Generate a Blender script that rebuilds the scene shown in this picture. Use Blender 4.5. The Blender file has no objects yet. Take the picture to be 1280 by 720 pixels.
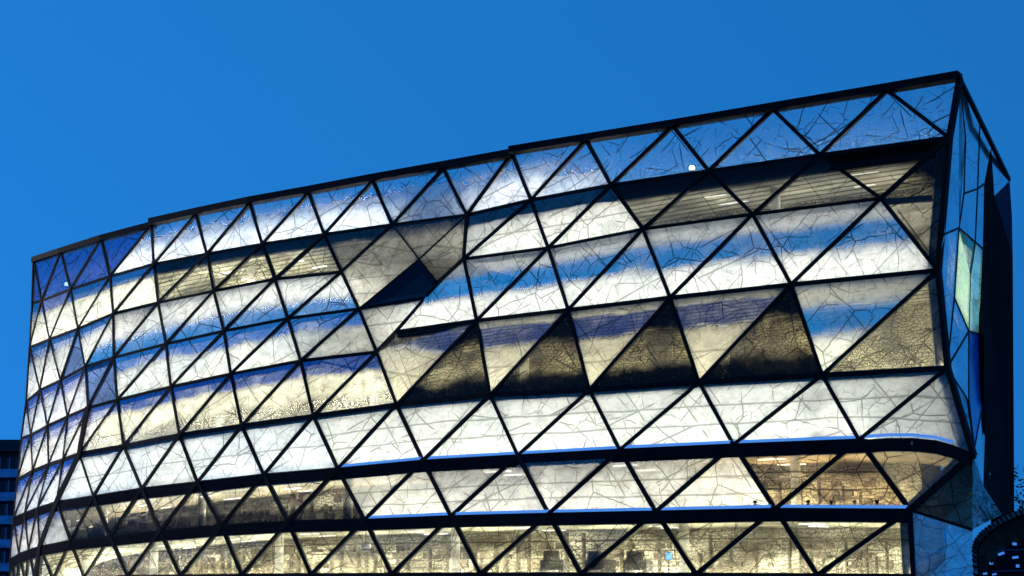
import bpy, bmesh, math, random
from mathutils import Vector, Matrix
random.seed(7)
sc = bpy.context.scene
COL = sc.collection
R = math.radians

# ------------------------------------------------------------------ camera
F = 2400.0                                   # focal length in pixels of a 1280 wide frame
TH = math.atan(505.0 / F)                    # upward pitch: horizon lies 505 px under the centre
CZ = 1.6                                     # eye height
cam_d = bpy.data.cameras.new('camera')
cam = bpy.data.objects.new('camera', cam_d); COL.objects.link(cam)
cam.location = (0, 0, CZ); cam.rotation_euler = (R(90) + TH, 0, 0)
cam_d.sensor_width = 36; cam_d.lens = 36 * F / 1280
cam_d.clip_start = 0.1; cam_d.clip_end = 20000
sc.camera = cam

def ray(x, y):
    X = (x - 640) / F; Y = (360 - y) / F
    fh = math.cos(TH) - Y * math.sin(TH); z = math.sin(TH) + Y * math.cos(TH)
    return X / fh, z / fh                    # lateral and vertical slope per metre of depth
def at(x, y, d):
    t, e = ray(x, y)
    return Vector((t * d, d, CZ + e * d))

# plan of the facade: depth as a function of lateral slope, read off the level roof edge
HR = 33.0
ROOF = [(42,325.2),(76,314),(126,298),(190,282),(245,268.5),(312,254.5),(386,241),(466,226.5),(554,209.5),(641,192),(732.5,175),(841,157),(966,137),(1109,112.5),(1198.8,97)]
PL = []
for x, y in ROOF:
    t, e = ray(x, y); PL.append((t, HR / e))
PL = [PL[0]] + [(PL[i][0], (PL[i-1][1] + 2*PL[i][1] + PL[i+1][1]) / 4) for i in range(1, len(PL)-1)] + [PL[-1]]
def depth(t):
    if t <= PL[0][0]: a, b = PL[0], PL[1]
    elif t >= PL[-1][0]: a, b = PL[-2], PL[-1]
    else:
        for a, b in zip(PL, PL[1:]):
            if a[0] <= t <= b[0]: break
    k = (t - a[0]) / (b[0] - a[0])
    return 1 / ((1/a[1]) * (1-k) + (1/b[1]) * k)
def tangent(t):
    h = 0.012
    t0 = max(PL[0][0], min(PL[-1][0] - 2*h, t - h)); t1 = t0 + 2*h
    p, q = Vector((t0*depth(t0), depth(t0))), Vector((t1*depth(t1), depth(t1)))
    return (q - p).normalized()
def inward(p):
    t = p.x / p.y
    T = tangent(t); n = Vector((-T.y, T.x))
    if n.y < 0: n = -n
    k = max(0, min(1, (t - 0.12) / 0.1))     # near the corner run along the flank
    n = n.lerp(Vector((0.24, 0.97)), k).normalized()
    return Vector((n.x, n.y, 0))
def normal(p):
    T = tangent(p.x / p.y); n = Vector((T.y, -T.x, 0))
    return n if n.y < 0 else -n
_nodes = {}
def N(x, y):
    k = (x, y)
    if k not in _nodes:
        t, e = ray(x, y)
        d = depth(t) * (1 + 0.0022 * math.sin(x * 12.9 + y * 7.7))
        _nodes[k] = Vector((t * d, d, CZ + e * d))
    return _nodes[k]
def u_of(p): return p.x * 1.25 + p.z * 0.02

# ------------------------------------------------------------------ node helpers
def new_mat(name):
    m = bpy.data.materials.new(name); m.use_nodes = True
    m.node_tree.nodes.clear()
    return m, m.node_tree
def nd(nt, typ, **kw):
    n = nt.nodes.new(typ)
    for k, v in kw.items():
        if k[0] == '_': setattr(n, k[1:], v)
        else:
            kk = k.replace('__', ' ')
            n.inputs[int(k[1:]) if k[0] == 'i' and k[1:].isdigit() else kk].default_value = v
    return n
def link(nt, a, b): nt.links.new(a, b)
def math_(nt, op, a, b=None, c=None, clamp=False):
    n = nt.nodes.new('ShaderNodeMath'); n.operation = op; n.use_clamp = clamp
    for i, v in enumerate((a, b, c)):
        if v is None: continue
        if isinstance(v, (int, float)): n.inputs[i].default_value = v
        else: nt.links.new(v, n.inputs[i])
    return n.outputs[0]
def maprange(nt, v, a, b, c, d):
    n = nt.nodes.new('ShaderNodeMapRange'); n.clamp = True; n.interpolation_type = 'SMOOTHSTEP'
    nt.links.new(v, n.inputs[0])
    for i, q in enumerate((a, b, c, d)): n.inputs[i+1].default_value = q
    return n.outputs[0]
def ramp(nt, v, pts):
    n = nt.nodes.new('ShaderNodeValToRGB'); r = n.color_ramp; r.interpolation = 'EASE'
    pts = sorted(pts)
    if len(pts) == 1: pts = [(0, pts[0][1]), (1, pts[0][1])]
    r.elements[0].position = pts[0][0]; r.elements[1].position = pts[-1][0]
    for p, q in pts[1:-1]: r.elements.new(p)
    for el, (p, q) in zip(r.elements, pts): el.color = (q, q, q, 1)
    nt.links.new(v, n.inputs[0]); return n.outputs[0]
def noise(nt, vec, scale, detail=3, rough=0.5, dist=0.0):
    n = nt.nodes.new('ShaderNodeTexNoise'); n.inputs['Scale'].default_value = scale
    n.inputs['Detail'].default_value = detail; n.inputs['Roughness'].default_value = rough
    n.inputs['Distortion'].default_value = dist
    if vec is not None: nt.links.new(vec, n.inputs['Vector'])
    return n
def mapping(nt, vec, scale=(1,1,1), rot=(0,0,0), loc=(0,0,0)):
    n = nt.nodes.new('ShaderNodeMapping'); n.inputs['Scale'].default_value = scale
    n.inputs['Rotation'].default_value = rot; n.inputs['Location'].default_value = loc
    nt.links.new(vec, n.inputs['Vector']); return n.outputs[0]
def mixs(nt, fac, a, b):
    n = nt.nodes.new('ShaderNodeMixShader')
    if isinstance(fac, (int, float)): n.inputs[0].default_value = fac
    else: nt.links.new(fac, n.inputs[0])
    nt.links.new(a, n.inputs[1]); nt.links.new(b, n.inputs[2]); return n.outputs[0]
def mixc(nt, fac, a, b):
    n = nt.nodes.new('ShaderNodeMix'); n.data_type = 'RGBA'
    if isinstance(fac, (int, float)): n.inputs[0].default_value = fac
    else: nt.links.new(fac, n.inputs[0])
    for v, s in ((a, n.inputs[6]), (b, n.inputs[7])):
        if isinstance(v, (tuple, list)): s.default_value = (*v[:3], 1)
        else: nt.links.new(v, s)
    return n.outputs[2]
def out(nt, sh):
    o = nt.nodes.new('ShaderNodeOutputMaterial'); nt.links.new(sh, o.inputs['Surface'])

# ------------------------------------------------------------------ materials
def cracks(nt, uv, scale, width, seed, keep):
    """thin branching crack lines: warped cell borders, broken up by noise"""
    w = noise(nt, mapping(nt, uv, loc=(seed, seed*1.7, 0)), scale * 1.6, 3, 0.6)
    a = nt.nodes.new('ShaderNodeVectorMath'); a.operation = 'SCALE'; a.inputs['Scale'].default_value = 0.2 / scale
    nt.links.new(w.outputs['Color'], a.inputs[0])
    b = nt.nodes.new('ShaderNodeVectorMath'); b.operation = 'ADD'
    nt.links.new(uv, b.inputs[0]); nt.links.new(a.outputs[0], b.inputs[1])
    v = nt.nodes.new('ShaderNodeTexVoronoi'); v.voronoi_dimensions = '2D'; v.feature = 'DISTANCE_TO_EDGE'
    v.inputs['Scale'].default_value = scale; nt.links.new(b.outputs[0], v.inputs['Vector'])
    ln = maprange(nt, v.outputs['Distance'], width * scale * 0.45, width * scale, 1, 0)
    mk = noise(nt, mapping(nt, uv, loc=(seed*3.1, 9.2, 0)), scale * 0.9, 2, 0.5)
    return math_(nt, 'MULTIPLY', ln, maprange(nt, mk.outputs['Fac'], 1 - keep, 1 - keep + 0.12, 0, 1))

def glazing(name, W, B=((0, 0.0),), tint=(0.86, 0.86, 0.82), tint2=(0.7, 0.74, 0.72), btint=(1.0, 0.93, 0.82), clear=(0.86, 0.88, 0.88),
            refl=0.08, crack=0.68, amp=0.2, grain=0.5, lines=(), lattice=0.0, rough=0.06, keep=0.5, shade=0.0, sv=((0, 0.0),)):
    m, nt = new_mat(name)
    row = nd(nt, 'ShaderNodeUVMap', _uv_map='Row').outputs[0]
    met = nd(nt, 'ShaderNodeUVMap', _uv_map='Metre').outputs[0]
    info = nd(nt, 'ShaderNodeObjectInfo')
    sep = nd(nt, 'ShaderNodeSeparateXYZ'); link(nt, row, sep.inputs[0]); v = sep.outputs[1]
    n1 = noise(nt, mapping(nt, met, scale=(0.28, 0.5, 1)), 1.0, 4, 0.6)
    v1 = math_(nt, 'ADD', v, math_(nt, 'MULTIPLY', math_(nt, 'SUBTRACT', n1.outputs['Fac'], 0.5), amp))
    n2 = noise(nt, mapping(nt, met, scale=(0.9, 1.2, 1), rot=(0, 0, R(-30))), 1.0, 7, 0.62, 0.3)
    n3 = noise(nt, mapping(nt, met, scale=(0.22, 0.35, 1), loc=(4, 7, 0)), 1.0, 4, 0.55)
    w = ramp(nt, v1, W)  # glow of the lit rooms and its fade, painted as whiteness by height
    gr = maprange(nt, n2.outputs['Fac'], 0.3, 0.62, 1 - grain, 1.0)
    w = math_(nt, 'MULTIPLY', w, gr, clamp=True)
    pane = maprange(nt, info.outputs['Random'], 0, 1, 0.84, 1.0)
    w = math_(nt, 'MULTIPLY', w, pane, clamp=True)
    b = math_(nt, 'MULTIPLY', ramp(nt, v1, B), maprange(nt, n1.outputs['Fac'], .3, .55, .72, 1))  # bands of sky reflection painted in by height as mirror strength
    col = mixc(nt, maprange(nt, n3.outputs['Fac'], 0.35, 0.65, 0, 1), tint, tint2)
    n5 = noise(nt, mapping(nt, met, scale=(1.2, 3.2, 1), rot=(0, 0, R(14)), loc=(2, 5, 0)), 1.0, 6, .7, .8)
    col = mixc(nt, maprange(nt, n5.outputs['Fac'], .4, .7, 0, .34), col, tuple(q * .5 for q in tint2))
    tr = nd(nt, 'ShaderNodeBsdfTranslucent'); link(nt, col, tr.inputs['Color'])
    di = nd(nt, 'ShaderNodeBsdfDiffuse'); link(nt, col, di.inputs['Color'])
    glow_layer = mixs(nt, 0.22, tr.outputs[0], di.outputs[0])  # white layer that carries the painted room glow
    tp = nd(nt, 'ShaderNodeBsdfTransparent', Color=(*clear, 1))
    if shade:                                        # room shade painted into the clear tint: patches and a height ramp
        n4 = noise(nt, mapping(nt, met, scale=(.16, .9, 1), loc=(9, 2, 0)), 1.0, 3, .5)
        sm = math_(nt, 'MAXIMUM', maprange(nt, n4.outputs['Fac'], .42, .6, 0, shade), ramp(nt, v1, sv))
        link(nt, mixc(nt, sm, clear, tuple(q*.004 for q in clear)), tp.inputs['Color'])
        w = math_(nt, 'MULTIPLY', w, math_(nt, 'SUBTRACT', 1.0, math_(nt, 'MULTIPLY', sm, .9)), clamp=True)
    gl = nd(nt, 'ShaderNodeBsdfGlossy', Roughness=0.03, Color=(0.95, 0.97, 1, 1))
    fr = nd(nt, 'ShaderNodeFresnel', IOR=1.5)
    f = math_(nt, 'ADD', fr.outputs[0], refl, clamp=True)
    if shade: f = math_(nt, 'MULTIPLY', f, math_(nt, 'SUBTRACT', 1.0, math_(nt, 'MULTIPLY', sm, .85)))
    cl = mixs(nt, f, tp.outputs[0], gl.outputs[0])
    bl = nd(nt, 'ShaderNodeBsdfGlossy', Roughness=rough, Color=(*btint, 1))
    bump = nd(nt, 'ShaderNodeBump', Strength=0.12, Distance=0.1); link(nt, n1.outputs['Fac'], bump.inputs['Height'])
    link(nt, bump.outputs[0], bl.inputs['Normal'])
    sh = mixs(nt, b, cl, bl.outputs[0])
    sh = mixs(nt, w, sh, glow_layer)
    # a gloss coat over everything: it is all behind one sheet of glass
    sh = mixs(nt, math_(nt, 'MULTIPLY', fr.outputs[0], 0.25), sh, gl.outputs[0])
    dk = nd(nt, 'ShaderNodeBsdfDiffuse', Color=(0.035, 0.034, 0.028, 1))
    off = nd(nt, 'ShaderNodeCombineXYZ'); link(nt, math_(nt, 'MULTIPLY', info.outputs['Random'], 40.0), off.inputs[0])
    va = nd(nt, 'ShaderNodeVectorMath', _operation='ADD'); link(nt, met, va.inputs[0]); link(nt, off.outputs[0], va.inputs[1])
    c = cracks(nt, va.outputs[0], 0.34, 0.05, 1.3, keep + .1)
    c2 = cracks(nt, va.outputs[0], 0.75, 0.042, 5.1, keep + .07)
    c3 = cracks(nt, va.outputs[0], 1.7, 0.032, 8.4, keep + .05)
    c = math_(nt, 'MAXIMUM', c, math_(nt, 'MAXIMUM', math_(nt, 'MULTIPLY', c2, 0.8), math_(nt, 'MULTIPLY', c3, .5)))
    for ang, sc_, sd in ((46, .3, 2.0), (-38, .22, 6.0), (72, .2, 11.0)):      # long straight hairline cracks
        wv = nd(nt, 'ShaderNodeTexWave', _bands_direction='X'); wv.inputs['Scale'].default_value = sc_ * .36; wv.inputs['Distortion'].default_value = 2.2
        wv.inputs['Detail'].default_value = 2; wv.inputs['Detail Scale'].default_value = .7
        link(nt, mapping(nt, va.outputs[0], rot=(0, 0, R(ang)), loc=(sd, sd, 0)), wv.inputs['Vector'])
        mk = noise(nt, mapping(nt, va.outputs[0], loc=(sd*2, 3, 0)), .5, 2, .5)
        ln = math_(nt, 'MULTIPLY', maprange(nt, wv.outputs['Fac'], 0.9978, 0.9994, 0, 1), maprange(nt, mk.outputs['Fac'], .42, .52, 0, 1))
        c = math_(nt, 'MAXIMUM', c, math_(nt, 'MULTIPLY', ln, .8))
    for L in lines:                              # long near-level hairlines
        wv = math_(nt, 'ABSOLUTE', math_(nt, 'SUBTRACT', math_(nt, 'ADD', v, math_(nt, 'MULTIPLY', math_(nt, 'SUBTRACT', n3.outputs['Fac'], 0.5), 0.12)), L))
        c = math_(nt, 'MAXIMUM', c, math_(nt, 'MULTIPLY', maprange(nt, wv, 0.008, 0.02, 1, 0), 0.75))
    if lattice:
        br = nd(nt, 'ShaderNodeTexBrick', _offset=0.5); br.inputs['Scale'].default_value = 2.2
        br.inputs['Mortar Size'].default_value = 0.05; br.inputs['Mortar Smooth'].default_value = 0.3
        nw = noise(nt, met, 1.2, 3, 0.6)
        vs = nd(nt, 'ShaderNodeVectorMath', _operation='SCALE'); vs.inputs['Scale'].default_value = 1.1; link(nt, nw.outputs['Color'], vs.inputs[0])
        vb = nd(nt, 'ShaderNodeVectorMath', _operation='ADD'); link(nt, mapping(nt, met, rot=(0, 0, R(12))), vb.inputs[0]); link(nt, vs.outputs[0], vb.inputs[1])
        link(nt, vb.outputs[0], br.inputs['Vector'])
        hs_ = []
        for ang, sc_ in ((62, 1.15), (8, .8)):
            wv = nd(nt, 'ShaderNodeTexWave', _bands_direction='X'); wv.inputs['Scale'].default_value = sc_; wv.inputs['Distortion'].default_value = 1.6; wv.inputs['Detail'].default_value = 2
            link(nt, mapping(nt, va.outputs[0], rot=(0, 0, R(ang))), wv.inputs['Vector'])
            mk = noise(nt, mapping(nt, va.outputs[0], loc=(ang, 3, 0)), .35, 3, .6)
            hs_.append(math_(nt, 'MULTIPLY', maprange(nt, wv.outputs['Fac'], .6, .9, 0, 1), maprange(nt, mk.outputs['Fac'], .45, .6, 0.1, 1)))
        bf = math_(nt, 'MAXIMUM', math_(nt, 'MULTIPLY', br.outputs['Fac'], .55), math_(nt, 'MAXIMUM', hs_[0], hs_[1]))
        lm = math_(nt, 'MULTIPLY', bf, maprange(nt, n2.outputs['Fac'], 0.35, 0.6, 0.2, 1))
        c = math_(nt, 'MAXIMUM', c, math_(nt, 'MULTIPLY', lm, lattice))
    sh = mixs(nt, math_(nt, 'MULTIPLY', c, crack), sh, dk.outputs[0])
    out(nt, sh); return m

def principled(name, col, rough=0.5, metal=0.0, bump=None, var=0.0, vscale=1.0, spec=0.5):
    m, nt = new_mat(name)
    p = nd(nt, 'ShaderNodeBsdfPrincipled', Roughness=rough, Metallic=metal); p.inputs['Specular IOR Level'].default_value = spec
    tc = nd(nt, 'ShaderNodeTexCoord')
    n = noise(nt, tc.outputs['Object'], vscale, 5, 0.6)
    if var:
        lo = tuple(c * (1 - var) for c in col); hi = tuple(min(1, c * (1 + var)) for c in col)
        link(nt, mixc(nt, maprange(nt, n.outputs['Fac'], 0.3, 0.7, 0, 1), lo, hi), p.inputs['Base Color'])
    else: p.inputs['Base Color'].default_value = (*col, 1)
    if bump:
        b = nd(nt, 'ShaderNodeBump', Strength=bump, Distance=0.05); link(nt, n.outputs['Fac'], b.inputs['Height']); link(nt, b.outputs[0], p.inputs['Normal'])
    out(nt, p.outputs[0]); return m
def emitter(name, col, s):
    m, nt = new_mat(name); e = nd(nt, 'ShaderNodeEmission', Color=(*col, 1), Strength=s); out(nt, e.outputs[0]); return m
def slatted(name, col, dark, scale, ang=0):
    m, nt = new_mat(name)
    tc = nd(nt, 'ShaderNodeTexCoord')
    w = nd(nt, 'ShaderNodeTexWave', _bands_direction='Y'); w.inputs['Scale'].default_value = scale; w.inputs['Distortion'].default_value = 0.6; w.inputs['Detail'].default_value = 1
    link(nt, mapping(nt, tc.outputs['Object'], rot=(0, 0, R(ang))), w.inputs['Vector'])
    n = noise(nt, tc.outputs['Object'], 0.35, 4, 0.6)
    c = mixc(nt, maprange(nt, w.outputs['Fac'], 0.1, 0.35, 0, 1), dark, col)
    c = mixc(nt, maprange(nt, n.outputs['Fac'], 0.35, 0.6, 0.6, 0), c, dark)
    p = nd(nt, 'ShaderNodeBsdfPrincipled', Roughness=0.6); link(nt, c, p.inputs['Base Color']); out(nt, p.outputs[0]); return m
def bricks(name, col, col2, mortar, scale):
    m, nt = new_mat(name)
    uv = nd(nt, 'ShaderNodeUVMap', _uv_map='Metre').outputs[0]
    b = nd(nt, 'ShaderNodeTexBrick'); b.inputs['Scale'].default_value = scale; b.inputs['Mortar Size'].default_value = 0.03
    b.inputs['Color1'].default_value = (*col, 1); b.inputs['Color2'].default_value = (*col2, 1); b.inputs['Mortar'].default_value = (*mortar, 1)
    nw = noise(nt, uv, 0.8, 3, 0.6)
    vs = nd(nt, 'ShaderNodeVectorMath', _operation='SCALE'); vs.inputs['Scale'].default_value = 1.0; link(nt, nw.outputs['Color'], vs.inputs[0])
    vb = nd(nt, 'ShaderNodeVectorMath', _operation='ADD'); link(nt, uv, vb.inputs[0]); link(nt, vs.outputs[0], vb.inputs[1]); link(nt, vb.outputs[0], b.inputs['Vector'])
    n = noise(nt, uv, 0.3, 5, 0.65)
    c = mixc(nt, maprange(nt, n.outputs['Fac'], 0.42, 0.6, 0, 0.75), b.outputs['Color'], mortar)
    p = nd(nt, 'ShaderNodeBsdfPrincipled', Roughness=0.7); link(nt, c, p.inputs['Base Color']); out(nt, p.outputs[0]); return m

M = {}
M['frame'] = principled('black_frame', (0.004, 0.004, 0.006), 0.55, var=0.3, spec=0.12)
M['slab'] = principled('dark_slab', (0.006, 0.006, 0.012), 0.7, var=0.3, spec=0.1)
M['navy'] = principled('navy_panel', (0.008, 0.012, 0.06), 0.7, var=0.25, spec=.1)
M['black'] = principled('black_cladding', (0.004, 0.004, 0.006), 0.85, var=0.3, spec=0.05)
M['back'] = principled('clear_back', (1, 1, 1))
nt = M['back'].node_tree; nt.nodes.clear(); _t = nd(nt, 'ShaderNodeBsdfTransparent', Color=(0.97, 0.98, 0.97, 1)); out(nt, _t.outputs[0])
M['ceil'] = slatted('slatted_ceiling', (0.64, 0.6, 0.42), (0.12, 0.1, 0.06), .34, 37)
M['ceilw'] = principled('white_ceiling', (0.72, 0.7, 0.64), 0.7, var=0.12, vscale=0.5)
M['ceilb'] = principled('brown_ceiling', (0.3, 0.24, 0.15), 0.5, var=0.35, vscale=0.4)
M['wallw'] = principled('white_wall', (0.76, 0.74, 0.66), 0.7, var=0.14, vscale=0.35)
M['wallb'] = bricks('beige_bricks', (0.66, 0.63, 0.49), (0.5, 0.47, 0.34), (0.12, 0.095, 0.05), 1.1)
M['walld'] = bricks('dark_lattice', (0.5, 0.45, 0.29), (0.34, 0.29, 0.18), (0.03, 0.025, 0.02), 1.3)
M['led'] = emitter('blue_led', (0.07, 0.26, 0.8), 0.75)

M['P_clear'] = glazing('sky_glass', [(0, .26), (0.5, .13), (1, .06)], tint=(.6, .84, .86), tint2=(.5, .76, .8), refl=0.05, crack=0.8, amp=0.15, keep=0.45, clear=(.9, .93, .97))
M['P_topfade'] = glazing('glow_fade_parapet_glass', [(0, 1), (.3, .97), (.6, .42), (.85, .06), (1, .0)], refl=0.05, amp=0.28, grain=.3)  # white glow fading upward into sky, painted as layer density
M['P_topfade2'] = glazing('thin_glow_fade_parapet_glass', [(0, .8), (.25, .5), (.5, .16), (1, .0)], refl=0.05, amp=0.3, grain=.4)
M['P_deep'] = glazing('deep_blue_glass', [(0, .04), (1, 0)], [(0, .35), (1, .35)], btint=(.5, .26, .45), clear=(.2, .32, .62), refl=0.02, crack=.7)
M['P_whitebt'] = glazing('glow_glass_sky_head', [(0, .97), (.55, .9), (.78, .12), (1, 0)], [(.6, 0), (.8, .7), (1, .5)], btint=(1, .64, .7), grain=.3)
M['P_beige'] = glazing('beige_room_glass', [(0, .3), (.5, .2), (1, .04)], tint=(.82, .79, .58), tint2=(.62, .6, .42), refl=.02, crack=.8, lattice=.25, shade=.6, sv=[(0, 0), (.6, 0), (1, .6)])
M['P_cream'] = glazing('cream_glass', [(0, .6), (.8, .75), (1, .35)], tint=(.86, .82, .68), tint2=(.7, .66, .52), refl=.02, lattice=.3, lines=(.3, .62))
M['P_whitegt'] = glazing('glow_glass_grey_head', [(0, .97), (.62, .95), (.82, .3), (1, .12)], grain=.25, lines=(.4,))
M['P_louvre'] = glazing('dark_louvre_glass', [(0, .1), (.5, .08), (1, .0)], refl=.01, crack=.4, tint=(.8, .78, .56), keep=.4, shade=.5, sv=[(0, .1), (.4, .25), (.65, .75), (.85, 1), (1, 1)])
M['P_whiteblue'] = glazing('glow_glass_sky_foot', [(0, .0), (.2, .03), (.6, .9), (1, .98)], [(0, .95), (.3, .9), (.6, 0)], grain=.3, amp=.3)
M['P_wbw'] = glazing('glow_sky_glow_glass', [(0, .97), (.3, .95), (.5, .0), (.64, .0), (.86, .8), (1, .9)], [(.28, 0), (.47, .96), (.66, .94), (.86, .1)], grain=.25, amp=.22)  # glow above and below a sky-reflection band, both painted by height
M['P_bluecream'] = glazing('cream_glow_glass_sky_head', [(0, .75), (.5, .9), (.76, .0), (1, 0)], [(.5, 0), (.72, .92), (1, .92)], btint=(1, .64, .7), tint=(.86, .85, .76), tint2=(.66, .72, .72), grain=.35, amp=.26)
M['P_navybeige'] = glazing('beige_glow_glass_sky_head', [(0, .08), (.22, .35), (.4, .85), (.6, .9), (.76, .0), (1, 0)], [(.6, 0), (.76, .9), (1, .9)], tint=(.84, .81, .68), tint2=(.6, .58, .46), btint=(.2, .24, .42), grain=.5, lattice=.25, amp=.22)
M['P_navylat'] = glazing('lattice_glow_glass_sky_head', [(0, .8), (.55, .72), (.66, .0), (.86, .0), (.93, .7), (1, .75)], [(.58, 0), (.68, .9), (.86, .9), (.93, 0)], tint=(.84, .8, .66), tint2=(.7, .66, .52), btint=(.07, .13, .24), lattice=.55, grain=.3, lines=(.35,))
M['P_dark'] = glazing('dark_warm_glass', [(0, .0), (.35, .12), (.65, .04), (1, .0)], tint=(.72, .66, .46), tint2=(.42, .37, .24), refl=0, crack=.9, lattice=.35, clear=(.85, .8, .62), grain=.9, amp=.4, shade=.5, sv=[(0, 1), (.16, 1), (.38, .15), (.55, .4), (.72, 1), (1, 1)])
M['P_olive'] = glazing('olive_glass', [(0, .25), (.6, .35), (1, .3)], tint=(.5, .48, .34), tint2=(.36, .36, .27), refl=.01, crack=.7, clear=(.85, .83, .72), grain=.5, shade=.3)
M['P_white'] = glazing('white_glass', [(0, .8), (.5, .88), (1, .92)], tint=(.84, .85, .78), tint2=(.72, .78, .72), grain=.2, lines=(.34, .62), keep=.46)
M['P_whitecool'] = glazing('cool_white_glass', [(0, .5), (.2, .85), (1, .93)], [(0, .6), (.2, .1), (.4, 0)], tint=(.78, .84, .86), tint2=(.68, .76, .8), grain=.2, lines=(.45,))
M['P_pale'] = glazing('pale_room_glass', [(0, .6), (.55, .72), (.8, .4), (1, .2)], tint=(.86, .85, .76), tint2=(.72, .74, .68), grain=.3, lines=(.25, .5))
M['P_brown'] = glazing('brown_room_glass', [(0, .2), (.3, .12), (1, .03)], tint=(.86, .82, .56), tint2=(.62, .54, .34), refl=.01, crack=.8, lines=(.3, .55), amp=.3, shade=.6, clear=(.95, .82, .6))
M['P_yellow'] = glazing('yellow_room_glass', [(0, .03), (.3, .12), (.7, .12), (1, .08)], tint=(.7, .64, .42), tint2=(.45, .4, .26), refl=.01, lattice=.4, grain=.7, crack=.85, shade=.4, sv=[(0, .98), (.2, .9), (.38, .1), (.8, .0), (1, .5)])
M['P_room'] = glazing('lit_room_glass', [(0, .3), (.5, .14), (1, .08)], tint=(.85, .82, .66), tint2=(.62, .62, .5), refl=.02, lattice=.3, grain=.6, lines=(.55,), shade=.5, sv=[(0, .0), (.75, .0), (1, .4)])
M['P_edge'] = glazing('pale_violet_glass', [(0, .85), (.5, .75), (.75, .25), (1, .05)], [(.5, 0), (.75, .7), (1, .6)], tint=(.8, .76, .8), tint2=(.6, .68, .82), btint=(1, .4, .66), grain=.5, amp=.4)
M['P_icy'] = glazing('icy_glass', [(0, .6), (1, .55)], [(0, .5), (1, .5)], tint=(.84, .92, .95), tint2=(.6, .76, .88), btint=(.9, .95, 1), grain=.7, keep=.6)
M['P_sideblue'] = glazing('blue_flank_glass', [(0, .04), (1, .02)], [(0, .97), (1, .97)], tint=(.3, .6, .95), tint2=(.2, .45, .9), btint=(1, 1, 1), grain=.6, crack=.3, rough=.12)
M['P_sidedark'] = glazing('dark_blue_flank_glass', [(0, .03)], [(0, .95), (1, .95)], btint=(.8, .5, .8), tint=(.2, .4, .9), crack=.3, clear=(.1, .14, .3))
M['P_green'] = glazing('green_flank_glass', [(0, .95), (1, .95)], [(0, .05), (1, .05)], tint=(.012, .11, .055), tint2=(.008, .08, .05), crack=.3)
M['P_mint'] = glazing('mint_flank_glass', [(0, .95), (1, .95)], [(0, .05), (1, .05)], tint=(.62, .8, .5), tint2=(.36, .62, .42), crack=.3)
M['P_teal'] = glazing('teal_flank_glass', [(0, .75), (1, .6)], [(0, .6), (1, .7)], tint=(.2, .5, .6), tint2=(.14, .4, .62), crack=.3)
M['P_crumple'] = glazing('crumpled_olive_glass', [(0, .97), (1, .95)], tint=(.36, .34, .2), tint2=(.1, .1, .06), refl=.0, crack=.9, lattice=.2, clear=(.25, .24, .18), grain=.35, keep=.65)
M['P_bluepanel'] = principled('blue_flank_panel', (.06, .2, .85), .2, var=.3)
M['P_darkpanel'] = principled('dark_blank_panel', (0.008, 0.009, 0.03), 0.25, var=0.3)

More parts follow.
